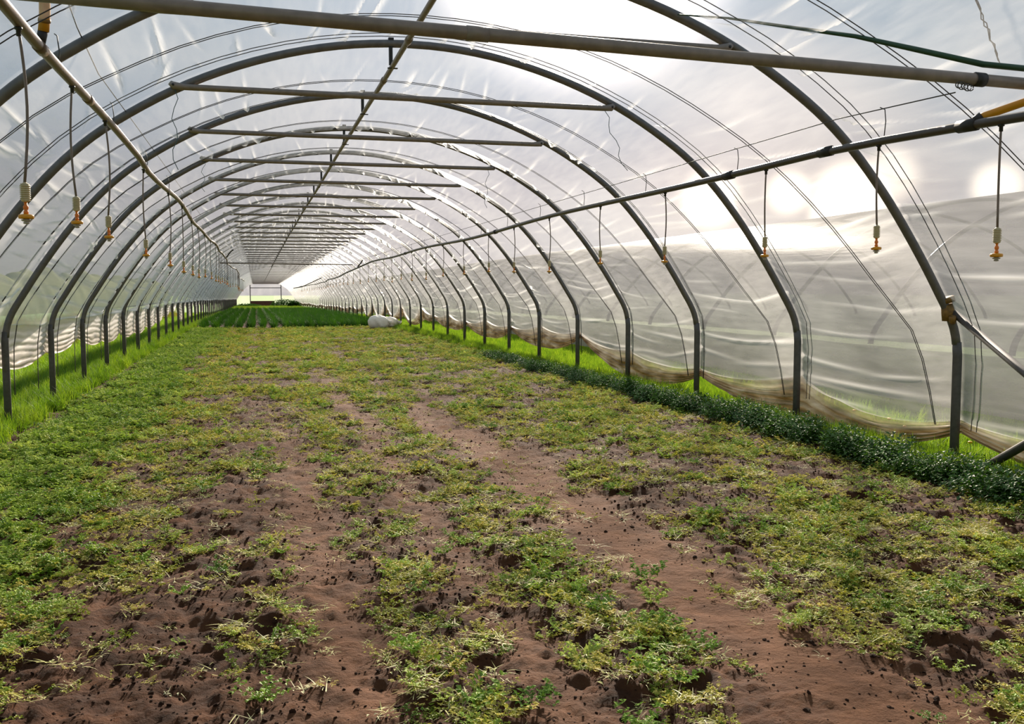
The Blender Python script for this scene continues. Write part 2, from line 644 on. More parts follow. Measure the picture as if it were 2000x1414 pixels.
# hem heights at each hoop (bottom edge), near values read off the photograph, then continued
hem_L = {-4: .7, -3: .7, -2: .7, -1: .7, 0: .68, 1: .66, 2: .70, 3: .72, 4: .80, 5: .62, 6: .66, 7: .56, 8: .62, 9: .64, 10: .78, 11: .86,
         12: 1.0, 13: .35, 14: 1.05, 15: .42, 16: 1.05, 17: .45}
hem_R = {-4: .3, -3: .1, -2: .3, -1: .06, 0: .30, 1: .10, 2: .36, 3: .08, 4: .66, 5: .32, 6: .60, 7: .30, 8: .56, 9: .34, 10: .6, 11: .5,
         12: .22, 13: .55, 14: .3, 15: .6, 16: .16, 17: .56, 18: .15, 19: .5}
for i in range(-4, LAST + 2):
    if i not in hem_L:
        hem_L[i] = [1.05, .45, .9][i % 3] + rng.uniform(-.08, .08)
    if i not in hem_R:
        hem_R[i] = [.5, .25, .55, .15][i % 4] + rng.uniform(-.06, .06)
sag_L = {i: (0.10 if i < 12 else 0.05) for i in hem_L}
sag_R = {i: 0.10 for i in hem_R}
sag_R[0] = 0.18
sag_R[-1] = 0.12


def hem_at(h, sg, y):
    k = (y - Y0) / BAY
    i = math.floor(k)
    f = k - i
    i = max(-4, min(LAST, i))
    a, b = h[i], h[min(i + 1, LAST + 1)]
    return max(0.015, a + (b - a) * f - sg[i] * 4 * f * (1 - f))


cols = []
for i in range(-4, LAST):
    n = 8 if i < -1 else 44 if i < 7 else 28 if i < 14 else 16 if i < 26 else 9
    cols += [hoop_y(i) + BAY * j / n for j in range(n)]
cols.append(Y_END)
cols = np.array(cols)
NC = len(cols)
NA, NH = 600, 34
sL0 = np.array([1.18 + 0.03 * math.sin(y * 2.1) for y in cols])           # top of the gathered hem, left
sL0 = np.maximum(sL0, np.array([hem_at(hem_L, sag_L, y) for y in cols]) + 0.14)
bL = np.array([hem_at(hem_L, sag_L, y) for y in cols])
bR = np.array([hem_at(hem_R, sag_R, y) for y in cols])
kfr = (cols - Y0) / BAY
tie = np.interp(np.abs(((kfr + 1) % 2) - 1), [0, 1], [1, 0])               # 1 at every second hoop where the right hem is tied
sR0 = bR + 0.12 + 0.38 * (1 - tie)
T = np.linspace(0, 1, NA)
SA = sL0[:, None] + (S_TOT - sR0 - sL0)[:, None] * T[None, :]            # (NC, NA) arc length
YC = np.repeat(cols[:, None], NA, 1)
PX, PZ = prof(SA)
NX, NZ = prof_n(SA)
tt = SA / S_TOT
ki = np.floor((YC - Y0) / BAY + 1e-6)
uu = 1 - ((YC - Y0) / BAY - ki)
uA, uB = cord_u(0, tt), cord_u(1, tt)


def dent(u):
    return 0.056 - np.minimum(0.20, 0.34 * BAY * np.minimum(u, 1 - u))


dA, dB = dent(uA), dent(uB)
off = np.where(uu < uA, 0.056 + (dA - 0.056) * uu / uA,
               np.where(uu < uB, dA + (dB - dA) * (uu - uA) / (uB - uA), dB + (0.056 - dB) * (uu - uB) / (1 - uB)))
off += 0.012 * (fbm(YC * 0.8, SA * 0.9, 3, 77) - 0.5)
# billow of the sheet
foldA = np.zeros_like(SA)
off += 0.03 * np.sin(uu * math.pi) * (vnoise(YC * 0.4, SA * 0.5, 88) - 0.3)
# pleats and creases
for i in range(-2, LAST):
    sel = np.where((cols >= hoop_y(i) - 1e-6) & (cols <= hoop_y(i + 1) + 1e-6))[0]
    y = YC[sel]
    s = SA[sel]
    d = np.zeros_like(y)
    # short pleats pinched at the cords and hoops
    nroof = 38 if i < 14 else 16 if i < 24 else 0
    step = (S_TOT - 4.4) / max(1, nroof)
    for j in range(nroof):
        sj = 2.2 + step * (j + rng.uniform(0.1, 0.9))
        for wch in (0, 1):
            if rng.random() < 0.35:
                continue
            yc = hoop_y(i) + BAY * (1 - float(cord_u(wch, sj / S_TOT))) + rng.uniform(-0.1, 0.15)
            w = rng.uniform(0.014, 0.026) if i < 12 else 0.03
            am = rng.uniform(0.018, 0.050) * (1 if rng.random() < 0.6 else -1)
            sl = rng.uniform(-0.22, 0.22)
            sy = rng.uniform(0.16, 0.50)
            d += am * np.exp(-((s - sj - sl * (y - yc)) / w) ** 2) * np.exp(-((y - yc) / sy) ** 2)
    # long sagging folds down the walls
    for side in (0, 1):
        nf = (34 if side == 0 else 17) if i < 24 else 5
        for j in range(nf):
            h = 0.35 + 2.9 * (rng.random() ** (1.0 if side == 0 else 1.5))
            sj = h if side == 0 else S_TOT - h
            yc = hoop_y(i) + BAY * rng.uniform(0.0, 1.0)
            w = rng.uniform(0.016, 0.030)
            am = rng.uniform(0.014, 0.042) * (1.0 if h < 1.8 else 0.7)
            sy = rng.uniform(0.2, 0.8) if side == 0 else rng.uniform(0.35, 1.2)
            sl = rng.uniform(-0.07, 0.07)
            sag = rng.uniform(0.0, 0.10)
            f = (y - hoop_y(i)) / BAY
            sc_ = sj + sl * (y - yc) + (-sag if side == 0 else sag) * 4 * f * (1 - f)
            d += am * np.exp(-((s - sc_) / w) ** 2) * np.exp(-((y - yc) / sy) ** 2)
    off[sel] += d
    foldA[sel] = np.maximum(foldA[sel], np.clip(np.abs(d) / 0.035, 0, 1))
# keep the sheet clear of the hoops themselves
dh = np.abs(((YC - Y0) / BAY + 0.5) % 1 - 0.5) * BAY
off = np.maximum(off, 0.055 * np.exp(-(dh / 0.07) ** 2) - 0.30 * (1 - np.exp(-(dh / 0.07) ** 2)))
AX = PX + NX * off
AZ = PZ + NZ * off


def hem_rows(side, top_s, bot):
    """gathered rows below the sheet's wall on one side; returns X, Z rows from top (v=0) to edge (v=1)"""
    v = np.linspace(0, 1, NH + 1)[1:]
    vv = v[None, :]
    z = top_s[:, None] + (bot - top_s)[:, None] * vv
    yy = cols[:, None]
    k = (yy - Y0) / BAY
    f = k - np.floor(k)
    sagf = 4 * f * (1 - f)
    nf = 6.0 if side < 0 else 4.5
    ph = vv * nf + 0.45 * sagf * vv + 0.8 * (vnoise(yy * 0.9 + vv * 0, vv * 2.2 + 40 * (side > 0), 31) - 0.5) + 0.5 * (vnoise(yy * 2.4 + vv * 0, vv * 5, 33) - 0.5)
    fold = np.abs(np.sin(ph * math.pi)) ** 0.8
    amp = (0.026 if side < 0 else 0.045) * np.clip(vv * 3.0, 0, 1)
    near = np.exp(-(dh[:, :1] / 0.10) ** 2)
    amp = amp * (1 - 0.45 * near)
    o = 0.058 + amp * (0.75 - fold * (0.8 + 0.5 * vnoise(yy * 0.6 + vv * 0, vv * 7, 37))) + 0.02 * vv
    o = np.where(near > 0.4, np.maximum(o, 0.058), o)
    if side > 0:
        tk = tie[:, None]
        o = o + 0.05 * (1 - tk) * vv
    x0 = np.interp(z, HPZ[0], HPZ[1])
    # the drapes hang lower between the posts
    z = z - (0.05 if side < 0 else 0.03) * sagf * np.sin(vv * math.pi)
    return x0 + o, np.maximum(z, 0.01)


HPZ = (half[:, 1], half[:, 0])
lx, lz = hem_rows(-1, sL0, bL)
rx, rz = hem_rows(1, sR0, bR)
X = np.concatenate([-lx[:, ::-1], AX, rx], 1) + CX
Z = np.concatenate([lz[:, ::-1], AZ, rz], 1)
Yg = np.repeat(cols[:, None], X.shape[1], 1)
Z = Z + dip(Yg)
vrow = np.linspace(0, 1, NH + 1)[1:]
hemv = np.concatenate([np.clip(vrow[::-1] * 4, 0, 1), np.zeros(NA), np.clip(vrow * 3, 0, 1)])
hem_far_hazeA = np.repeat(hemv[None, :], NC, 0)
zz_rel = Z - dip(Yg)
low = np.clip((3.35 - zz_rel) / 1.7, 0, 1)
hem_far_hazeA = np.clip(hem_far_hazeA * 0.9 + 0.47 * low * np.where(X < CX, 1.3, 0.38) + 0.40 * np.clip((Yg - 28) / 45, 0, 1) * np.where(X < CX + 1.5, 1.0, 0.35), 0, 1.15)  # far bays get extra haze so the distant roof looks bright
dirtv = np.concatenate([0.15 + 0.5 * vrow[::-1] ** 1.2, np.zeros(NA), np.clip(0.5 + 0.7 * vrow, 0, 1)])
dirtA = np.clip(np.repeat(dirtv[None, :], NC, 0) + 0.28 * np.clip((1.0 - zz_rel) / 1.0, 0, 1) * (X > CX), 0, 1)
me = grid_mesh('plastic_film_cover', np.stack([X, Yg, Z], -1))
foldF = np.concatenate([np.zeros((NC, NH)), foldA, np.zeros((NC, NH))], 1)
for nm, arr in (('hem', hem_far_hazeA), ('dirt', dirtA), ('fold', foldF)):
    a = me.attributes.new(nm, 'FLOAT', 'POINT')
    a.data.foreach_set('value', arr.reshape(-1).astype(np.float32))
film = tag(mesh_obj('plastic_film_cover', me, M_FILM), 'creased translucent plastic film stretched over the whole tunnel of hoops',
           None, None, 'structure')

# ------------------------------------------------------------------ hoop frames
ORD = ['first', 'second', 'third', 'fourth', 'fifth', 'sixth', 'seventh', 'eighth', 'ninth', 'tenth', 'eleventh', 'twelfth', 'thirteenth',
       'fourteenth', 'fifteenth', 'sixteenth', 'seventeenth', 'eighteenth', 'nineteenth']
for tens, th in (('twenty', 'twentieth'), ('thirty', 'thirtieth'), ('forty', 'fortieth'), ('fifty', 'fiftieth')):
    ORD += [th] + [tens + '-' + o for o in ORD[:9]]
arch_i = np.where(half[:, 1] >= 1.05)[0]
hl = half[arch_i]
arch_path = [(-p[0], 0, p[1]) for p in hl[::3]] + [(p[0], 0, p[1]) for p in hl[::-1][::3] if p[0] > 0.02]
v, f = sweep(arch_path, 0.0385, 10)
ME_ARCH = make_mesh('arch_pipe', v, f)
v, f = sweep([(0, 0, -0.15), (0, 0, 0.6), (0, 0, 1.0), (-0.012, 0, 1.12)], 0.041, 10)
ME_POST = make_mesh('post', v, f)
BZ, BL, BR = 3.515, -0.70 - CX, 3.70 - CX
v, f = sweep([(BL - 0.03, -0.05, BZ + 0.035), (BL, -0.05, BZ + 0.01), (BL + 0.10, -0.05, BZ), (BR - 0.10, -0.05, BZ), (BR, -0.05, BZ + 0.01), (BR + 0.03, -0.05, BZ + 0.035)],
             [0.024, 0.037, 0.029, 0.029, 0.037, 0.024], 10)
ME_BAR = make_mesh('tie_bar', v, f)
v, f = sweep([(BL - 0.03, -0.05, BZ + 0.02), (BL + 0.1, -0.05, BZ), (BR - 0.1, -0.05, BZ), (BR + 0.03, -0.05, BZ + 0.02)], 0.019, 8)
ME_BAR_THIN = make_mesh('tie_bar', v, f)
v, f = sweep(arch_path, 0.030, 8)
ME_ARCH_THIN = make_mesh('arch_pipe', v, f)
v, f = sweep([(0, -0.09, BZ + 0.012), (0, 0.05, BZ + 0.012)], 0.012, 6)
ME_BOLT = make_mesh('bolt', v, f)
PUR_X, PUR_Z = 1.38, 3.845
v, f = [], []
box(PUR_X - CX - 0.035, PUR_X - CX + 0.0, -0.018, 0.018, PUR_Z, 4.07, v, f)
box(PUR_X - CX - 0.05, PUR_X - CX + 0.05, -0.018, 0.018, PUR_Z - 0.035, PUR_Z - 0.028, v, f)
box(PUR_X - CX - 0.04, PUR_X - CX + 0.012, -0.024, 0.024, 4.02, 4.11, v, f)
ME_STRAP = make_mesh('hanger_strap', v, f, False)
for me_, mt in ((ME_ARCH_THIN, M_STEEL), (ME_BAR_THIN, M_BAR), (ME_ARCH, M_STEEL), (ME_POST, M_POST), (ME_BAR, M_BAR), (ME_BOLT, M_BLACK), (ME_STRAP, M_BLACK)):
    me_.materials.append(mt)

for i in range(-1, LAST + 1):
    y = hoop_y(i)
    t = empty('hoop_frame', (CX, y, dipf(y)))
    if i == -1:
        lab = 'nearest steel hoop frame, just outside the picture, holding the lower ends of the braces'
    elif i == 0:
        lab = 'steel hoop frame at the front with two diagonal braces clamped to its right leg'
    elif i < LAST:
        lab = 'arched steel hoop frame with tie bar, %s from the camera' % ORD[i]
    else:
        lab = 'last steel hoop frame, at the far end wall of the tunnel'
    tag(t, lab, 'hoop frame', 'arched steel hoop frames of the tunnel')
    mesh_obj('arch_pipe', ME_ARCH if i < 26 else ME_ARCH_THIN, None, t)
    for s in (-1, 1):
        p = mesh_obj('post', ME_POST, None, t, (s * HALF, 0, 0))
        if s > 0:
            pass
        else:
            p.scale = (-1, 1, 1)
    b = mesh_obj('tie_bar', ME_BAR if i < 22 else ME_BAR_THIN, None, t)
    if i < 12:
        for xb in (BL, BR):
            mesh_obj('bolt', ME_BOLT, None, b, (xb, 0, 0))
    if i < 30:
        mesh_obj('hanger_strap', ME_STRAP, None, t)

# ridge purlin
t = empty('ridge_purlin', (PUR_X, -2.0, 0))
tag(t, 'long straight pipe running under the hoops along the ridge', 'pipe')
pp = [(0, y + 2.0, PUR_Z + dipf(y) + 0.012 * math.sin(y * 0.5)) for y in np.arange(-2.0, Y_END, 3.0)]
tube('pipe', pp, 0.026, M_BAR, t, 10)
for y in (8.6, 10.3, 14.9, 21.0, 27.1, 33.2):
    tube('coupling', [(0, y + 2 - 0.06, PUR_Z + 0.012 * math.sin(y * 0.5)), (0, y + 2 + 0.06, PUR_Z + 0.012 * math.sin(y * 0.5))], 0.034, M_BAR, t, 10)

# ------------------------------------------------------------------ cords over the film
for i in range(-1, 30):
    for wch in (0, 1):
        for pr in (0, 1):
            S = np.linspace(0.35, S_TOT - 0.35, 44 if i < 14 else 28)
            uu_ = cord_u(wch, S / S_TOT)
            gap = (0.012 + 0.05 * np.sin(S / S_TOT * math.pi)) if i > 0 or wch == 1 else (0.06 + 0.05 * np.sin(S / S_TOT * math.pi))
            yy_ = hoop_y(i) + BAY * (1 - uu_) - pr * gap
            px, pz = prof(S)
            nx, nz = prof_n(S)
            o_ = 0.056 - np.minimum(0.20, 0.34 * BAY * np.minimum(uu_, 1 - uu_)) + 0.012
            path = [(CX + px[k] + nx[k] * o_[k], yy_[k], pz[k] + nz[k] * o_[k] + dipf(yy_[k])) for k in range(len(S))]
            c = tube('tie_down_cord', path, 0.0037 if i < 20 else 0.005, M_CORD, None, 5)
            where = 'in front of the first hoop' if i < 0 else 'between the %s and %s hoops' % (ORD[i], ORD[i + 1])
            which = ('far pair', 'near pair')[wch]
            tag(c, 'thin cord over the film %s, %s of the %s' % (where, ('farther', 'nearer')[pr], which), 'cord',
                'cords holding the film down between the hoops')

# ------------------------------------------------------------------ irrigation
KL, KR = 0.86, 0.94           # distance of the two pipe lines
LX, RX = -1.31 * KL, 4.80 * KR


def left_z(y):
    return 1.6 + KL * (1.60 + 0.03 * math.sin(y * 0.9) + (0.02 if y < 11 else -0.03)) + dipf(y)


def right_z(y):
    return 1.6 + KR * 1.20 - 0.035 * max(0.0, 6.95 - y) ** 1.3 + 0.02 * math.sin(y * 0.55) + dipf(y) - (0.0 if y < 38 else min(0.35, (y - 38) * 0.03))


def left_x(y):
    return LX + 0.03 * math.sin(y * 0.45 + 1) - (0.0 if y < 40 else 0.12 * math.sin((y - 40) * 0.2))


def right_x(y):
    return RX + 0.03 * math.sin(y * 0.4) - (0.0 if y < 38 else 0.25 * math.sin((y - 38) * 0.13))


def hanger(t, x, y, z0, z1):
    tube('hanger_wire', [(x - 0.02, y + 0.03, z1), (x, y, z1 - 0.02), (x + 0.01, y, (z0 + z1) / 2), (x, y, z0)], 0.004, M_WIRE, t, 5)


t = empty('irrigation_pipe', (0, 0, 0))
tag(t, 'brown irrigation pipe hung along the left side of the tunnel', 'pipe', 'overhead irrigation pipes')
tube('pipe', [(left_x(y), y, left_z(y)) for y in np.arange(1.0, 100.0, 0.8)], 0.031, M_PIPE, t, 12)
for y in (5.97, 7.65, 18.3, 28.4):
    tube('coupling', [(left_x(y - .07), y - 0.07, left_z(y - .07)), (left_x(y + .07), y + 0.07, left_z(y + .07))], 0.036, M_PIPE, t, 12)
for y in np.arange(6.5, 60, 2.4):
    hanger(t, left_x(y), y, left_z(y) - 0.03, left_z(y) + 0.21)
t2 = empty('irrigation_pipe', (0, 0, 0))
tag(t2, 'dark irrigation pipe hung along the right side of the tunnel', 'pipe', 'overhead irrigation pipes')
tube('pipe', [(right_x(y), y, right_z(y)) for y in np.arange(3.4, 104.0, 0.9)], 0.032, M_PIPE_DARK, t2, 12)
for y in (5.28, 6.86, 8.46, 17.9, 29.0):
    tube('coupling', [(right_x(y - .08), y - 0.08, right_z(y - .08)), (right_x(y + .08), y + 0.08, right_z(y + .08))], 0.042, M_BLACK, t2, 12)
for y in np.arange(6.1, 60, 2.16):
    hanger(t2, right_x(y) - 0.02, y, right_z(y) + 0.03, right_z(y) + 0.24)

# support wires above the pipes
w = tube('support_wire', [(-0.95, 5.0, 3.36), (-1.08, 6.8, 3.31)] + [(-1.13, y, 3.27 + dipf(y)) for y in np.arange(8, 90, 4.0)], 0.0042, M_WIRE, None, 5)
tag(w, 'thin support wire stretched above the left irrigation pipe', 'wire', 'support wires of the irrigation pipes')
w = tube('support_wire', [(4.18, 4.98, 2.80)] + [(4.45, y, 2.93 + dipf(y)) for y in np.arange(6.6, 90, 4.0)], 0.0042, M_WIRE, None, 5)
tag(w, 'thin support wire from the front cross pipe along the right irrigation pipe', 'wire', 'support wires of the irrigation pipes')

# sprinkler droppers
prof_w = [(0.006, 0.0), (0.018, 0.004), (0.024, 0.012)]
for k in range(7):
    z = 0.016 + k * 0.0105
    prof_w += [(0.019, z), (0.026, z + 0.002), (0.026, z + 0.006), (0.019, z + 0.008)]
prof_w += [(0.024, 0.092), (0.012, 0.097), (0.008, 0.102)]
v, f = lathe(prof_w, 14)
ME_WEIGHT = make_mesh('weight', v, f)
v, f = lathe([(0.006, -0.062), (0.012, -0.06), (0.012, -0.046), (0.008, -0.042), (0.013, -0.032), (0.013, -0.02), (0.008, -0.014), (0.009, 0.004)], 10)
ME_CONN = make_mesh('connector', v, f)
v, f = lathe([(0.012, -0.086), (0.036, -0.084), (0.038, -0.078), (0.038, -0.068), (0.034, -0.064), (0.010, -0.060)], 16)
ME_HEAD = make_mesh('sprinkler_head', v, f)
v, f = lathe([(0.004, -0.112), (0.014, -0.110), (0.016, -0.104), (0.010, -0.100), (0.022, -0.096), (0.026, -0.090), (0.012, -0.086)], 12)
ME_NOZ = make_mesh('nozzle', v, f)
v, f = lathe([(0.010, -0.03), (0.012, -0.028), (0.012, 0.0), (0.020, 0.004), (0.020, 0.014), (0.006, 0.016)], 10)
ME_CLIP = make_mesh('pipe_clip', v, f)
for me_, mt in ((ME_WEIGHT, M_WEIGHT), (ME_CONN, M_ORANGE), (ME_HEAD, M_AMBER), (ME_NOZ, M_NOZZLE), (ME_CLIP, M_BLACK)):
    me_.materials.append(mt)
M_WEIGHT_D = M_WEIGHT


def dropper(x, y, ztop, zbot, lab, grp, bow, detail):
    """zbot is the underside of the sprinkler head"""
    zw = zbot + 0.112
    t = empty('sprinkler_dropper', (x, y, zw))
    tag(t, lab, 'sprinkler', grp)
    L = ztop - zw
    pts = [(bow * math.sin(math.pi * k / 8) + 0.03 * (k / 8 - 1) * bow, 0.3 * bow * math.sin(math.pi * k / 8), 0.095 + (L - 0.095) * k / 8) for k in range(9)]
    tube('hose', pts, 0.0075, M_HOSE, t, 7)
    mesh_obj('weight', ME_WEIGHT, None, t)
    mesh_obj('connector', ME_CONN, None, t)
    h = mesh_obj('sprinkler_head', ME_HEAD, None, t)
    if detail:
        mesh_obj('nozzle', ME_NOZ, None, h)
        mesh_obj('pipe_clip', ME_CLIP, None, t, (pts[-1][0], pts[-1][1], L - 0.012))


left_y = [6.29, 8.11, 9.83, 12.8, 15.86, 18.68, 21.92]
left_zb = [2.0, 2.09, 2.07, 2.0, 1.95, 1.9, 1.9]
left_y = [v_ * KL for v_ in left_y]
left_zb = [1.6 + (v_ - 1.6) * KL for v_ in left_zb]
while left_y[-1] < 90:
    left_y.append(left_y[-1] + 2.5 + rng.uniform(-0.1, 0.1))
    left_zb.append(1.86 + rng.uniform(-0.05, 0.05) + dipf(left_y[-1]))
right_y = [5.31, 6.58, 8.27, 10.55, 12.73, 15.2, 17.54, 19.64]
right_zb = [1.78, 1.88, 1.88, 1.89, 1.93, 1.86, 1.9, 1.95]
right_y = [v_ * KR for v_ in right_y]
right_zb = [1.6 + (v_ - 1.6) * KR for v_ in right_zb]
while right_y[-1] < 92:
    right_y.append(right_y[-1] + 2.25 + rng.uniform(-0.1, 0.1))
    right_zb.append(1.88 + rng.uniform(-0.05, 0.05) + dipf(right_y[-1]))
for side, Ys, Zs in (('left', left_y, left_zb), ('right', right_y, right_zb)):
    for k, (y, zb) in enumerate(zip(Ys, Zs)):
        fx, fz = (left_x, left_z) if side == 'left' else (right_x, right_z)
        if k < len(ORD):
            lab = 'hanging sprinkler on the %s pipe, %s from the camera' % (side, ORD[k])
        else:
            lab = 'small hanging sprinkler far down the %s pipe' % side
        dropper(fx(y), y, fz(y) - 0.03, zb, lab, 'hanging sprinklers on the %s pipe' % side, rng.uniform(-0.025, 0.03), k < 12)

# front cross pipe, yellow hoses, green hose, wire tangle
def cross_z(x):
    return 2.985 - 0.020 * (x + 1.0)


t = empty('cross_pipe', (1.75, 4.95, 0))
tag(t, 'thick grey supply pipe crossing the tunnel near the top of the picture', 'pipe')
tube('pipe', [(x - 1.75, 0, cross_z(x)) for x in np.linspace(-1.15, 5.0, 9)], 0.036, M_BAR, t, 14)
tube('coupling', [(4.29 - 1.75, 0, cross_z(4.29)), (4.36 - 1.75, 0, cross_z(4.36))], 0.043, M_BLACK, t, 14)
tube('coupling', [(1.10 - 1.75, 0, cross_z(1.1)), (1.22 - 1.75, 0, cross_z(1.22))], 0.039, M_BAR, t, 14)
# loops of wire round the pipe
v, f = [], []
for k in range(5):
    cxk, rr = 4.14 + 0.03 * k, 0.022 + 0.006 * (k % 2)
    ring = [(cxk - 1.75 + rr * math.cos(a), -0.045 + 0.01 * k, cross_z(cxk) - 0.055 + rr * 0.8 * math.sin(a)) for a in np.linspace(0, 6.0, 12)]
    sweep(ring, 0.0035, 5, True, v, f)
mesh_obj('wire_tangle', make_mesh('wire_tangle', v, f), M_WIRE, t)


def bez(p0, p1, p2, p3, n=16):
    return [tuple((1 - t) ** 3 * np.array(p0) + 3 * (1 - t) ** 2 * t * np.array(p1) + 3 * (1 - t) * t * t * np.array(p2) + t ** 3 * np.array(p3)) for t in np.linspace(0, 1, n)]


lx0, ly0, lz0 = left_x(5.96), 5.96, left_z(5.96)
t = empty('yellow_hose', (lx0, ly0, lz0))
tag(t, 'yellow flexible hose rising from the left irrigation pipe', 'hose', 'yellow connecting hoses')
pth = bez((0.02, 0, 0.09), (0.06, -0.02, 0.34), (0.08, -0.4, 0.5), (0.04, -1.0, 0.02))
tube('tube', pth, 0.030, M_YELLOW, t, 12)
tube('elbow', [(0, 0, 0.02), (0.01, 0, 0.06), (0.022, 0, 0.11)], 0.027, M_BLACK, t, 10)
tube('hose_clamp', [pth[1], tuple(np.array(pth[1]) * 0.6 + np.array(pth[2]) * 0.4)], 0.034, M_CLAMP, t, 12)
rx0, ry0, rz0 = right_x(5.22), 5.22, right_z(5.22)
t = empty('yellow_hose', (rx0, ry0, rz0))
tag(t, 'yellow flexible hose leaving the right irrigation pipe at the edge of the picture', 'hose', 'yellow connecting hoses')
pth = bez((0.02, -0.02, 0.04), (0.14, -0.14, 0.09), (0.3, -0.36, 0.16), (0.36, -0.58, 0.20))
tube('tube', pth, 0.026, M_YELLOW, t, 12)
tube('hose_clamp', [(0.0, 0, 0.02), (0.03, -0.03, 0.05)], 0.031, M_BLACK, t, 10)

g = tube('green_hose', [(3.24, 6.95, 3.74), (3.46, 6.55, 3.62), (3.70, 6.12, 3.46), (3.95, 5.68, 3.30), (4.16, 5.30, 3.13), (4.36, 4.96, 2.975), (4.9, 4.9, 2.945)],
         [0.006, 0.009, 0.012, 0.015, 0.018, 0.019, 0.019], M_GREEN, None, 8)
tag(g, 'dark green hose slanting down to the thick cross pipe at upper right', 'hose')
wl_ = []
v, f = [], []
sweep([(4.46 + 0.05 * k + 0.012 * math.sin(k * 2.3), 5.2 + 0.03 * k, 3.52 - 0.035 * k + 0.012 * math.cos(k * 3.1)) for k in range(12)], 0.004, 5, True, v, f)
sweep([(4.46 + 0.05 * k + 0.012 * math.sin(k * 2.3 + 2), 5.2 + 0.03 * k, 3.52 - 0.035 * k + 0.014 * math.cos(k * 2.1 + 1)) for k in range(11)], 0.004, 5, True, v, f)
tag(mesh_obj('loose_wire', make_mesh('loose_wire', v, f), M_BLACK), 'loose twisted blue-green wire hanging in the upper right corner', 'wire')

# twine hanging from the bars
for k, (x, y, z, L, sd) in enumerate(((-0.69, 9.57, 3.50, 0.75, 1), (3.62, 9.57, 3.50, 0.62, -1), (3.60, 14.7, 3.50, 0.6, 1), (-0.69, 14.7, 3.5, 0.45, 1))):
    pts = [(0.03 * math.sin(j * 1.7) + (0.28 * j / 8 if sd < 0 else -0.02 * j / 8), 0.01 * j, -L * j / 8) for j in range(9)]
    o = tube('twine', pts, 0.0035, M_TWINE, None, 5, (x, y, z))
    tag(o, ['loose twine hanging from the left end of the second tie bar', 'loose twine hanging from the right end of the second tie bar',
            'short twine hanging from the right end of the fourth tie bar', 'short twine hanging from the left end of the fourth tie bar'][k],
        'twine', 'twine ends hanging from tie bars')

# far cross pipe joining both irrigation pipes
o = tube('far_cross_pipe', [(left_x(41.5) - 0.25, 41.5, 2.74), (RX - 0.4, 41.5, 2.70)], 0.03, M_BAR, None, 8)
tag(o, 'thin grey pipe joining both irrigation pipes deep in the tunnel', 'pipe')
for k, (pts, lab) in enumerate((
        ([(4.30, 41.2, 2.60), (4.42, 41.0, 2.76), (4.48, 40.9, 2.88)], 'stub of pipe sticking up from the right irrigation pipe far away'),
        ([(4.0, 60.0, 2.35), (3.4, 61, 2.05), (2.9, 62, 1.8), (2.4, 62.6, 1.72)], 'sagging broken length of pipe far down the right side'),
        ([(left_x(40.5), 40.5, left_z(40.5)), (-0.98, 40.2, 3.10), (-0.92, 40.0, 3.15), (-0.82, 39.8, 3.22)], 'bent stub of pipe rising from the left irrigation pipe far away'))):
    tag(tube('pipe_stub', pts, 0.028, M_PIPE_DARK, None, 8), lab, 'pipe')

# braces at the front right
PXR = CX + HALF
t = empty('diagonal_brace', (PXR - 0.06, Y0, 1.38))
tag(t, 'grey diagonal brace running down from the clamp on the front right hoop leg', 'brace', 'diagonal braces at the front right')
tube('pipe', [(-0.02, -0.04, 0.0), (-0.03, -2.5, -1.38)], 0.033, M_POST, t, 12)
v, f = [], []
sweep([(-0.05, 0.0, -0.07), (-0.05, 0, 0.0), (-0.07, 0, 0.08)], [0.052, 0.06, 0.05], 10, True, v, f)
sweep([(0.0, 0.0, -0.06), (-0.06, -0.07, -0.07), (-0.08, -0.09, -0.03)], 0.03, 8, True, v, f)
mesh_obj('clamp', make_mesh('clamp', v, f), M_CLAMP, t)
v, f = sweep([(-0.06, -0.02, 0.10), (-0.075, -0.02, 0.14)], 0.054, 10)
mesh_obj('rope_wrap', make_mesh('rope_wrap', v, f), M_CLAMP, t)
t = empty('diagonal_brace', (PXR - 0.14, Y0 - 0.28, 0.0))
tag(t, 'grey diagonal brace slanting up from the grass at the right edge of the picture', 'brace', 'diagonal braces at the front right')
tube('pipe', [(0, 0, -0.06), (0.0, -2.3, 1.38)], 0.036, M_POST, t, 12)

# ------------------------------------------------------------------ far end wall
ze = dipf(Y_END)
yE = Y_END - 0.02


def end_panel(pts, name, m, par=None):
    me_ = make_mesh(name, [(x, 0, z) for x, z in pts], [tuple(range(len(pts)))], False)
    return mesh_obj(name, me_, m, par)


t = empty('wall_end', (CX, yE, ze))
tag(t, 'white film end wall with a framed doorway at the far end', None, None, 'structure')
arcL = [(-float(x), float(z)) for x, z in half[::6]]
DW, DH = 2.35, 2.9
end_panel([(-4.43, 0), (-DW, 0), (-DW, DH)] + [p for p in arcL[::-1] if p[0] <= -DW and p[1] > 0.05], 'film_panel', M_FILM, t)
end_panel([(4.43, 0), (DW, 0), (DW, DH)] + [(-p[0], p[1]) for p in arcL[::-1] if p[0] <= -DW and p[1] > 0.05], 'film_panel', M_FILM, t)
end_panel([(-DW, DH)] + [p for p in arcL if p[0] > -DW] + [(-p[0], p[1]) for p in arcL[::-1] if p[0] > -DW and p[0] < -0.01] + [(DW, DH)], 'film_panel', M_FILM, t)
for x in (-DW, DW):
    v, f = [], []
    box(x - 0.07, x + 0.07, -0.12, -0.01, 0, 3.55, v, f)
    mesh_obj('door_post', make_mesh('door_post', v, f, False), M_DOOR, t)
v, f = [], []
box(-DW, DW, -0.12, -0.01, DH - 0.06, DH + 0.06, v, f)
mesh_obj('door_header', make_mesh('door_header', v, f, False), M_DOOR, t)
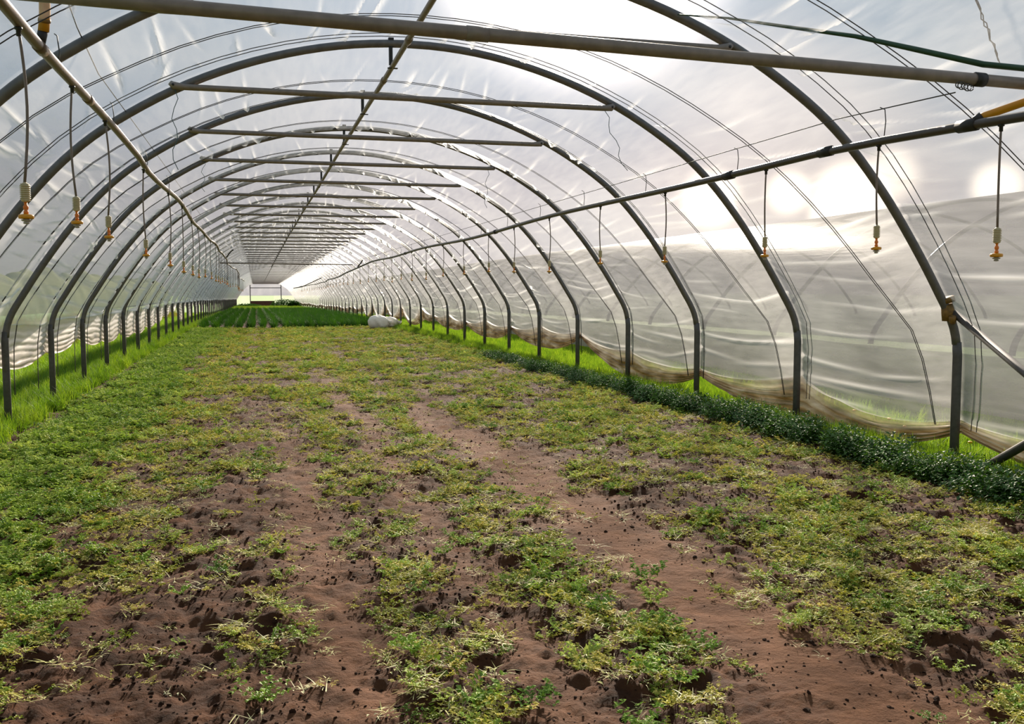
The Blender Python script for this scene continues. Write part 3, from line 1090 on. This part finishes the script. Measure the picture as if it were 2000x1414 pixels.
end_panel([(-DW, 1.75), (DW, 1.75), (DW, DH), (-DW, DH)], 'film_curtain', M_FILM, t)
end_panel([(1.25, 0), (DW, 0), (DW, 1.75), (1.25, 1.75)], 'film_curtain', M_FILM, t)
t = empty('wooden_bin', (CX - 0.55, Y_END - 6.0, dipf(Y_END - 6)))
tag(t, 'brown wooden bin standing before the far doorway', 'bin')
for k in range(4):
    v, f = [], []
    box(-1.75, 1.75, -0.5, -0.46, 0.22 * k, 0.22 * k + 0.2, v, f)
    mesh_obj('board', make_mesh('board', v, f, False), M_CRATE, t)
v, f = [], []
box(-1.75, -1.70, -0.46, 0.5, 0, 0.86, v, f)
box(1.70, 1.75, -0.46, 0.5, 0, 0.86, v, f)
box(-1.75, 1.75, 0.46, 0.5, 0, 0.86, v, f)
mesh_obj('bin_body', make_mesh('bin_body', v, f, False), M_CRATE, t)

# ------------------------------------------------------------------ sacks


def sack(name, loc, sx, sy, sz, seed, neck, lab):
    t = empty(name, loc)
    tag(t, lab, 'sack', 'white sacks by the right wall')
    n, m = 26, 36
    verts, faces = [], []
    for a in range(n + 1):
        th = math.pi * a / n
        for b in range(m):
            ph = 2 * math.pi * b / m
            d = np.array([math.sin(th) * math.cos(ph), math.sin(th) * math.sin(ph), math.cos(th)])
            sq = (abs(d[0]) ** 3 + abs(d[1]) ** 3 + abs(d[2]) ** 3) ** (-1 / 3.0)
            r = 0.55 + 0.45 * sq
            r *= 1 + 0.22 * (float(vnoise(d[0] * 2.2 + 9 + d[2], d[1] * 2.2 + 7 - d[2], seed)) - 0.5) + 0.09 * (float(vnoise(d[0] * 6 + 3 * d[2] + 20, d[1] * 6 + 20, seed + 3)) - 0.5)
            verts.append((d[0] * r * sx, d[1] * r * sy, max(0.0, (d[2] * r + 0.8) * sz)))
    for a in range(n):
        for b in range(m):
            b2 = (b + 1) % m
            faces.append((a * m + b, (a + 1) * m + b, (a + 1) * m + b2, a * m + b2))
    mesh_obj('bag', make_mesh('bag', verts, faces), M_SACK, t)
    v, f = sweep([(sx * 0.75, -sy * 0.3, sz * 1.0), (sx * 1.0, -sy * 0.3, sz * 0.95), (sx * 1.25, -sy * 0.35, sz * 0.7)], [0.12, 0.05, 0.11], 10)
    mesh_obj('gathered_neck', make_mesh('gathered_neck', v, f), M_SACK, t)


sack('sack', (4.95, 39.6, 0.0), 0.42, 0.40, 0.30, 3, True, 'full white woven sack lying at the edge of the dark crop bed')
sack('sack', (5.52, 40.3, 0.0), 0.36, 0.42, 0.25, 9, True, 'smaller white sack tucked behind the full sack by the right wall')

# ------------------------------------------------------------------ plants (prototypes, scattered with geometry nodes)


def add_leaf(V, F, base, direc, length, width, droop=0.25, fold=0.2):
    base = np.array(base, float)
    d = np.array(direc, float)
    d /= np.linalg.norm(d)
    side = np.cross(d, (0, 0, 1.0))
    if np.linalg.norm(side) < 1e-3:
        side = np.array([1.0, 0, 0])
    side /= np.linalg.norm(side)
    upv = np.cross(side, d)
    b = len(V)
    mid = base + d * length * 0.5
    tip = base + d * length - np.array([0, 0, droop * length])
    V += [tuple(base), tuple(mid + side * width / 2 + upv * fold * width), tuple(mid), tuple(mid - side * width / 2 + upv * fold * width), tuple(tip)]
    F += [(b, b + 1, b + 2), (b, b + 2, b + 3), (b + 1, b + 4, b + 2), (b + 2, b + 4, b + 3)]


def add_blade(V, F, base, yaw, lean, length, width, bend, segs=3):
    b = len(V)
    c, s = math.cos(yaw), math.sin(yaw)
    sx, sy = -s * width / 2, c * width / 2
    x, y, z = base
    ang = lean
    for k in range(segs + 1):
        wk = 1 - 0.92 * (k / segs) ** 1.5
        V.append((x + sx * wk, y + sy * wk, z))
        V.append((x - sx * wk, y - sy * wk, z))
        st = length / segs
        x += c * math.sin(ang) * st
        y += s * math.sin(ang) * st
        z += math.cos(ang) * st
        ang += bend / segs
    for k in range(segs):
        F.append((b + 2 * k, b + 2 * k + 1, b + 2 * k + 3, b + 2 * k + 2))


def weed_proto(r, stems, size, leaf, upright):
    V, F = [], []
    for k in range(stems):
        a = r.uniform(0, 6.283)
        L = size * r.uniform(0.45, 1.0)
        ris = r.uniform(0.1, 0.6) * upright
        p = np.array([0.012 * math.cos(a), 0.012 * math.sin(a), 0.0])
        nn = r.randint(2, 4)
        dirv = np.array([math.cos(a), math.sin(a), ris])
        dirv /= np.linalg.norm(dirv)
        add_blade(V, F, tuple(p), a, math.pi / 2 - math.atan(ris), L, 0.003, -0.1, 2)
        for j in range(nn):
            q = p + dirv * L * (j + 1) / nn
            for sgn in (-1, 1):
                aa = a + sgn * r.uniform(0.5, 1.5)
                add_leaf(V, F, q, (math.cos(aa), math.sin(aa), r.uniform(-0.1, 0.7)), leaf * r.uniform(0.6, 1.2), leaf * r.uniform(0.4, 0.75), r.uniform(-0.1, 0.4))
        add_leaf(V, F, p + dirv * L, (math.cos(a), math.sin(a), r.uniform(0, 0.8)), leaf, leaf * 0.6)
    return V, F


def strand_proto(r, n, size):
    V, F = [], []
    for k in range(n):
        a = r.uniform(0, 6.283)
        p = (r.uniform(-1, 1) * size * 0.6, r.uniform(-1, 1) * size * 0.6, r.uniform(0.003, 0.02))
        add_blade(V, F, p, a, math.pi / 2 - r.uniform(0.0, 0.45), size * r.uniform(0.4, 1.1), r.uniform(0.0025, 0.006), r.uniform(-0.2, 0.9), 4)
    for k in range(n // 2):
        a = r.uniform(0, 6.283)
        add_leaf(V, F, (r.uniform(-1, 1) * size * 0.6, r.uniform(-1, 1) * size * 0.6, 0.008), (math.cos(a), math.sin(a), 0.2), size * 0.3, size * 0.14)
    return V, F


def tuft_proto(r, n, h, spread, width, lean=0.5):
    V, F = [], []
    for k in range(n):
        a = r.uniform(0, 6.283)
        q = r.uniform(0, spread)
        b = r.uniform(0, 6.283)
        add_blade(V, F, (q * math.cos(b), q * math.sin(b), -0.01), a, r.uniform(0.0, lean), h * r.uniform(0.5, 1.1), width, r.uniform(0.2, 1.1), 3)
    return V, F


def bush_proto(r, n, rad, h, leaf):
    V, F = [], []
    for k in range(n):
        a = r.uniform(0, 6.283)
        q = rad * math.sqrt(r.random())
        z = h * r.uniform(0.12, 1.0) * (1 - 0.45 * (q / rad) ** 2)
        aa = a + r.uniform(-0.8, 0.8)
        add_leaf(V, F, (q * math.cos(a), q * math.sin(a), z), (math.cos(aa), math.sin(aa), r.uniform(-0.3, 0.7)), leaf * r.uniform(0.6, 1.25), leaf * r.uniform(0.45, 0.75), r.uniform(0, 0.4))
    return V, F


def protos(kind, fn, n, mat):
    c = bpy.data.collections.new(kind + '_prototypes')
    for k in range(n):
        V, F = fn(random.Random(100 + k * 7 + len(kind)))
        o = bpy.data.objects.new('%s_proto_%02d' % (kind, k), make_mesh(kind, V, F, False))
        o.data.materials.append(mat)
        c.objects.link(o)
    return c


def scatter(name, coll, nproto, P, scale, label, cat, tilt=0.15, parent=None):
    """a cloud of points; a geometry node setup puts one of the prototype plants on each"""
    n = len(P)
    me_ = bpy.data.meshes.new(name)
    me_.vertices.add(n)
    me_.vertices.foreach_set('co', np.asarray(P, np.float32).reshape(-1))
    rot = np.stack([rng.normal(0, tilt, n), rng.normal(0, tilt, n), rng.uniform(0, 6.283, n)], -1).astype(np.float32)
    a = me_.attributes.new('turn', 'FLOAT_VECTOR', 'POINT')
    a.data.foreach_set('vector', rot.reshape(-1))
    a = me_.attributes.new('size', 'FLOAT', 'POINT')
    a.data.foreach_set('value', np.asarray(scale, np.float32))
    a = me_.attributes.new('pick', 'INT', 'POINT')
    a.data.foreach_set('value', rng.integers(0, nproto, n).astype(np.int32))
    o = mesh_obj(name, me_, None, parent)
    ng = bpy.data.node_groups.new(name + '_scatter', 'GeometryNodeTree')
    ng.interface.new_socket('Geometry', in_out='INPUT', socket_type='NodeSocketGeometry')
    ng.interface.new_socket('Geometry', in_out='OUTPUT', socket_type='NodeSocketGeometry')
    gi, go = ng.nodes.new('NodeGroupInput'), ng.nodes.new('NodeGroupOutput')
    ci = ng.nodes.new('GeometryNodeCollectionInfo')
    ci.inputs['Collection'].default_value = coll
    ci.inputs['Separate Children'].default_value = True
    ci.inputs['Reset Children'].default_value = True
    ip = ng.nodes.new('GeometryNodeInstanceOnPoints')
    ip.inputs['Pick Instance'].default_value = True

    def attr(nm, typ):
        q = ng.nodes.new('GeometryNodeInputNamedAttribute')
        q.data_type = typ
        q.inputs['Name'].default_value = nm
        return q.outputs['Attribute']
    L = ng.links
    L.new(gi.outputs[0], ip.inputs['Points'])
    L.new(ci.outputs[0], ip.inputs['Instance'])
    L.new(attr('pick', 'INT'), ip.inputs['Instance Index'])
    e2r = ng.nodes.new('FunctionNodeEulerToRotation')
    L.new(attr('turn', 'FLOAT_VECTOR'), e2r.inputs[0])
    L.new(e2r.outputs[0], ip.inputs['Rotation'])
    L.new(attr('size', 'FLOAT'), ip.inputs['Scale'])
    L.new(ip.outputs[0], go.inputs[0])
    md = o.modifiers.new('scatter', 'NODES')
    md.node_group = ng
    tag(o, label, cat, None, 'stuff')
    return o


def in_view(x, y, margin=0.4):
    # plants the camera, or a camera a few steps to either side, could see
    return (y > 1.9) & (x > -1.15 - 0.32 * y - margin - 1.2) & (x < 1.0 + 1.0 * y + margin)


def zat(x, y):
    x, y = np.asarray(x), np.asarray(y)
    return soil_z(x, y) * (0.25 + 0.75 * np.clip((70 - y) / 30, 0, 1)) + dip(y)


def weed_density(x, y):
    base = np.interp(y, [2.5, 4.0, 6.0, 9.0, 13.0, 18.0, 41.0], [0.34, 0.36, 0.38, 0.41, 0.45, 0.48, 0.60])
    pat = fbm(x * 1.5, y * 0.9, 4, 301)
    fine = fbm(x * 5.0, y * 4.2, 3, 333)
    d = base + (pat - 0.5) * np.interp(y, [8, 20], [1.7, 2.6]) + (fine - 0.5) * 2.4
    d = d + 0.45 * np.exp(-((x - 1.62 - 0.08 * np.sin(y * 0.7)) / 0.17) ** 2)                 # weedy strip beside the path
    d = d + 0.30 * np.exp(-((x - 0.75) / 0.2) ** 2)
    d = d + 0.55 * np.clip((-0.6 - x) / 0.9, 0, 1) * np.clip((y - 3.5) / 2, 0, 1)              # lusher at the left edge
    d = d + 0.12 * np.clip((x - 2.9) / 0.8, 0, 1)
    d = d - 0.95 * soil_track(x, y)
    d = d - 1.2 * np.clip((-2.35 - x) / 0.15, 0, 1)
    return np.clip(d, 0, 1)


def field_points(n, y0, y1, x0, x1, power=1.0):
    y = y0 + (y1 - y0) * rng.random(n) ** power
    x = rng.uniform(x0, x1, n)
    k = in_view(x, y)
    return x[k], y[k]


WEEDS = protos('weed', lambda r: weed_proto(r, r.randint(5, 9), r.uniform(0.05, 0.085), r.uniform(0.016, 0.026), 1.0), 8, M_WEED)
LUSH = protos('lush_weed', lambda r: weed_proto(r, r.randint(8, 12), r.uniform(0.08, 0.12), r.uniform(0.024, 0.036), 2.0), 6, M_LUSH)
STRAND = protos('strand', lambda r: strand_proto(r, r.randint(7, 11), 0.09), 8, M_STRAW)
GRASS = protos('grass', lambda r: tuft_proto(r, 34, r.uniform(0.16, 0.26), 0.10, 0.007), 6, M_GRASS)
TALL = protos('tall_grass', lambda r: tuft_proto(r, 36, r.uniform(0.6, 0.95), 0.18, 0.009, 0.3), 5, M_TALL)
CROP = protos('crop', lambda r: tuft_proto(r, 30, r.uniform(0.34, 0.46), 0.09, 0.016, 0.55), 5, M_CROP)
ROWP = protos('row_plant', lambda r: bush_proto(r, 120, 0.17, 0.24, 0.05), 6, M_ROW)


def clod_proto(r):
    V, F = lathe([(0.3, -0.6), (0.85, -0.35), (1.0, 0.1), (0.75, 0.5), (0.3, 0.72)], 8)
    V = [(x * r.uniform(0.75, 1.2), y * r.uniform(0.75, 1.2), z * r.uniform(0.4, 0.75)) for x, y, z in V]
    return V, F


CLOD = protos('clod', clod_proto, 6, M_SOIL)

# weeds over the bed
x, y = field_points(130000, 2.2, 41.5, FX0 + 0.2, FX1 - 0.35, 1.15)
dn = weed_density(x, y)
k = rng.random(len(x)) < dn * np.interp(y, [2, 10, 25, 41], [0.75, 0.62, 0.55, 0.5])
x, y, dn = x[k], y[k], dn[k]
lushm = (rng.random(len(x)) < 0.10 + 0.75 * np.clip((-1.0 - x) / 0.8, 0, 1))
P = np.stack([x, y, zat(x, y) + 0.004], -1)
sz = rng.uniform(0.55, 1.25, len(x)) * (0.75 + 0.45 * dn) * np.interp(y, [2, 8, 20, 41], [0.85, 1.0, 1.15, 1.3])
scatter('weeds', WEEDS, 8, P[~lushm], sz[~lushm], 'yellow-green weed seedlings and cut leaves scattered over the soil bed', 'weeds')
scatter('lush_weeds', LUSH, 6, P[lushm], sz[lushm] * 0.9, 'fresh green leafy weeds thickest along the left edge of the bed', 'weeds')
x, y = field_points(42000, 2.2, 36, FX0 + 0.3, FX1 - 0.5, 1.2)
k = rng.random(len(x)) < np.clip(weed_density(x, y) * 0.7 + 0.08, 0, 1) * np.interp(y, [2, 12, 36], [0.7, 0.55, 0.35])
x, y = x[k], y[k]
scatter('cut_strands', STRAND, 8, np.stack([x, y, zat(x, y) + 0.006], -1), rng.uniform(0.5, 1.15, len(x)), 'pale wilted stalks and strands lying on the soil', 'plant litter', 0.1)
x, y = field_points(60000, 2.2, 16, FX0 + 0.3, FX1 - 0.5, 1.6)
k = rng.random(len(x)) < np.clip(fbm(x * 2.2, y * 2.2, 3, 500) * 2.6 - 0.75, 0.1, 1) * (1 - 0.6 * soil_track(x, y))
x, y = x[k], y[k]
cs = np.minimum(0.003 + rng.exponential(0.0032, len(x)), 0.017)
scatter('soil_clods', CLOD, 6, np.stack([x, y, zat(x, y) + cs * 0.05], -1), cs, 'loose brown clods and crumbs lying on the soil', 'soil clods', 0.5)

# grass outside both walls
x = rng.uniform(-7.0, CX - HALF + 0.25, 22000)
y = 6 + 74 * rng.random(len(x)) ** 1.3
gz = dip(y) + (fbm(x * 0.5, y * 0.5, 3, 61) - 0.5) * 0.12 - 0.03
scatter('left_grass', GRASS, 6, np.stack([x, y, np.where(x > FX0, zat(x, y), gz)], -1), rng.uniform(0.6, 1.3, len(x)), 'bright green grass outside and under the left film wall', 'grass')
x = rng.uniform(-9.5, -4.9, 2600)
y = 7 + 60 * rng.random(len(x)) ** 1.2
scatter('tall_dry_grass', TALL, 5, np.stack([x, y, dip(y) - 0.03], -1), rng.uniform(0.6, 1.15, len(x)), 'tall brownish grass and weeds outside the left wall', 'grass')
x = np.r_[rng.uniform(CX + HALF - 0.42, CX + HALF + 1.2, 15000), rng.uniform(CX + HALF + 1.2, 12.0, 12000)]
y = 3.5 + 62 * rng.random(len(x)) ** 1.25
gz = dip(y) + (fbm(x * 0.5, y * 0.5, 3, 61) - 0.5) * 0.12 - 0.03
scatter('right_grass', GRASS, 6, np.stack([x, y, np.where(x < FX1, zat(x, y), gz)], -1), rng.uniform(0.55, 1.2, len(x)), 'bright green grass along and outside the right film wall', 'grass')

# dark leafy row along the right posts
y = 4.6 + 17.5 * rng.random(520)
x = 5.50 + rng.normal(0, 0.10, len(y)) + np.interp(y, [5, 9, 12, 22], [0.0, 0.10, 0.06, -0.08])
scatter('leafy_row', ROWP, 6, np.stack([x, y, zat(x, y)], -1), rng.uniform(0.7, 1.15, len(y)) * np.interp(y, [5, 22], [1.05, 0.8]), 'dense dark green leafy row planted along the right posts', 'plant row')

# far crop bed in rows
pts = []
for xr in np.r_[np.arange(-2.2, 1.0, 0.50), np.arange(1.3, 5.4, 0.34)]:
    n = int((96 - 42) / 0.16)
    yy_ = 41.6 + 0.16 * np.arange(n) + rng.uniform(-0.06, 0.06, n)
    xx_ = xr + rng.normal(0, 0.045, n)
    kk = ~((xx_ > 4.35) & (yy_ < 42.6))
    pts.append(np.stack([xx_[kk], yy_[kk], dip(yy_[kk])], -1))
pts = np.concatenate(pts)
scatter('crop_rows', CROP, 5, pts, rng.uniform(0.75, 1.15, len(pts)), 'dark green crop growing in long rows in the far bed', 'crop')
x = rng.uniform(-2.4, 5.4, 3400)  # brighter plants stand in for a lit strip behind the rows
y = rng.uniform(97, 124, len(x))
scatter('lit_tone_crop', GRASS, 6, np.stack([x, y, dip(y)], -1), rng.uniform(1.2, 2.0, len(x)), 'low crop coloured bright green as a lit strip beyond the dark rows', 'crop')

# mounds of foliage near the far door
for k, (x, y, w, h, lab) in enumerate(((3.7, 126, 1.9, 1.15, 'rounded green bush right of the far doorway'), (4.6, 119, 0.8, 0.9, 'small green bush against the far right wall'),
                                       (-0.9, 128, 1.9, 0.55, 'low green bush left of the far doorway'))):
    V, F = [], []
    r = random.Random(50 + k)
    for j in range(1400):
        a, q = r.uniform(0, 6.283), math.sqrt(r.random())
        z = h * r.uniform(0.05, 1) * math.sqrt(max(0.0, 1 - q * q * 0.92))
        aa = r.uniform(0, 6.283)
        add_leaf(V, F, (w * q * math.cos(a), w * q * math.sin(a), z), (math.cos(aa), math.sin(aa), r.uniform(-0.3, 0.8)), 0.3, 0.17)
    o = mesh_obj('bush', make_mesh('bush', V, F, False), M_CROP, None, (x, y, dipf(y)))
    tag(o, lab, 'bush', 'bushes at the far end')

# single weed clumps in the bare foreground
CLUMPS = ['dark leafy weed clump alone on the bare trodden path', 'leafy weed clump at the right of the bare path, lower down', 'small leafy weed clump left of the bare path', 'large leafy weed clump in the lower left foreground', 'leafy weed clump left of centre in the foreground', 'leafy weed clump just left of the picture centre, lower half', 'upright dark weed sprig standing on the bare path', 'leafy weed clump at the bottom edge left of centre', 'leafy weed clump at the bottom edge in the centre', 'leafy weed clump at the very bottom edge right of centre', 'small weed clump on bare soil in the right foreground', 'leafy weed clump in the weedy strip of the right foreground', 'leafy weed clump nearest the right edge in the foreground', 'leafy weed clump nearest the left edge in the foreground']
spots = [(1270, 1172), (1368, 1262), (1165, 1190), (425, 1115), (690, 1050), (865, 1078), (1265, 1125), (512, 1345), (1040, 1365), (1250, 1395), (1560, 1215), (1790, 1230), (1890, 1150), (120, 1165)]


def ground_at(px, py):
    d = fw * F_PX + rt * (px - 1000) - up * (py - 707)
    k = -1.6 / d.z
    return d.x * k, d.y * k


for k, (px, py) in enumerate(spots):
    gxk, gyk = ground_at(px, py)
    r = random.Random(900 + k)
    V, F = weed_proto(r, 20, 0.115, 0.030, 2.2)
    z0 = float(zat(np.array([gxk]), np.array([gyk]))[0])
    o = mesh_obj('weed_clump', make_mesh('weed_clump', V, F, False), M_LUSH, None, (gxk, gyk, z0 + 0.004))
    o.scale = [r.uniform(0.75, 1.15)] * 3
    tag(o, CLUMPS[k], 'weed', 'weed clumps in the foreground')

# dandelions in the right grass
v, f = [], []
sweep([(0, 0, -0.02), (0.01, 0, 0.12), (0.0, 0.0, 0.24)], 0.003, 5, True, v, f)
ME_STALK = make_mesh('stalk', v, f)
ME_STALK.materials.append(M_GRASS)
v, f = lathe([(0.004, 0.232), (0.016, 0.238), (0.022, 0.247), (0.016, 0.253), (0.004, 0.254)], 10)
ME_FLOWER = make_mesh('flower', v, f)
ME_FLOWER.materials.append(M_PETAL)
for k in range(9):
    y = 6.9 + k * 0.55 + rng.uniform(-0.2, 0.2)
    x = CX + HALF + rng.uniform(0.0, 0.5)
    t = empty('dandelion', (x, y, -0.02))
    tag(t, 'small yellow dandelion in the grass under the right film edge', 'flower', 'dandelions in the right grass')
    mesh_obj('stalk', ME_STALK, None, t)
    mesh_obj('flower', ME_FLOWER, None, t)

# hedge beyond the left wall, seen blurred through the film
hy = np.arange(8.0, 230.0, 0.7)
ha = np.linspace(0, math.pi, 22)
HY, HA = np.meshgrid(hy, ha, indexing='ij')
hh = 3.0 + 2.4 * fbm(HY * 0.13, HY * 0 + 2.0, 3, 71)
rr_ = 1 + 0.2 * (fbm(HY * 0.5, HA * 2.0, 3, 73) - 0.5)
hv = np.stack([-21 + 2.2 * np.cos(HA) * rr_, HY, -0.8 + hh * np.sin(HA) * rr_], -1)
tag(mesh_obj('hedge', grid_mesh('hedge', hv), M_HEDGE), 'long green hedge showing blurred through the left film wall', 'hedge')

# neighbouring tunnel, seen blurred through the right film wall
NCX = CX + 2 * HALF + 2.3
t = empty('neighbouring_tunnel', (NCX, 0, 0))
t.scale = (1, 1, 0.78)
tag(t, 'neighbouring film tunnel showing as a grey blur through the right wall', 'tunnel')
ny = np.arange(-4.0, 131.0, 1.285)
SS = np.linspace(0.15, S_TOT - 0.15, 90)
px, pz = prof(SS)
nx, nz = prof_n(SS)
NY = np.repeat(ny[:, None], 90, 1)
w_ = 0.05 + 0.05 * (fbm(NY * 0.9, np.repeat(SS[None, :], len(ny), 0) * 1.3, 3, 140) - 0.5)
me = grid_mesh('film_sheet', np.stack([px[None, :] + nx[None, :] * w_, NY, pz[None, :] + nz[None, :] * w_ + dip(NY)], -1))
for nm in ('hem', 'dirt'):
    a = me.attributes.new(nm, 'FLOAT', 'POINT')
mesh_obj('film_sheet', me, M_FILM_FAR, t)
for y in np.arange(-1.4, 130, 2.57):
    mesh_obj('arch_pipe', ME_ARCH, None, t, (0, float(y), dipf(y)))
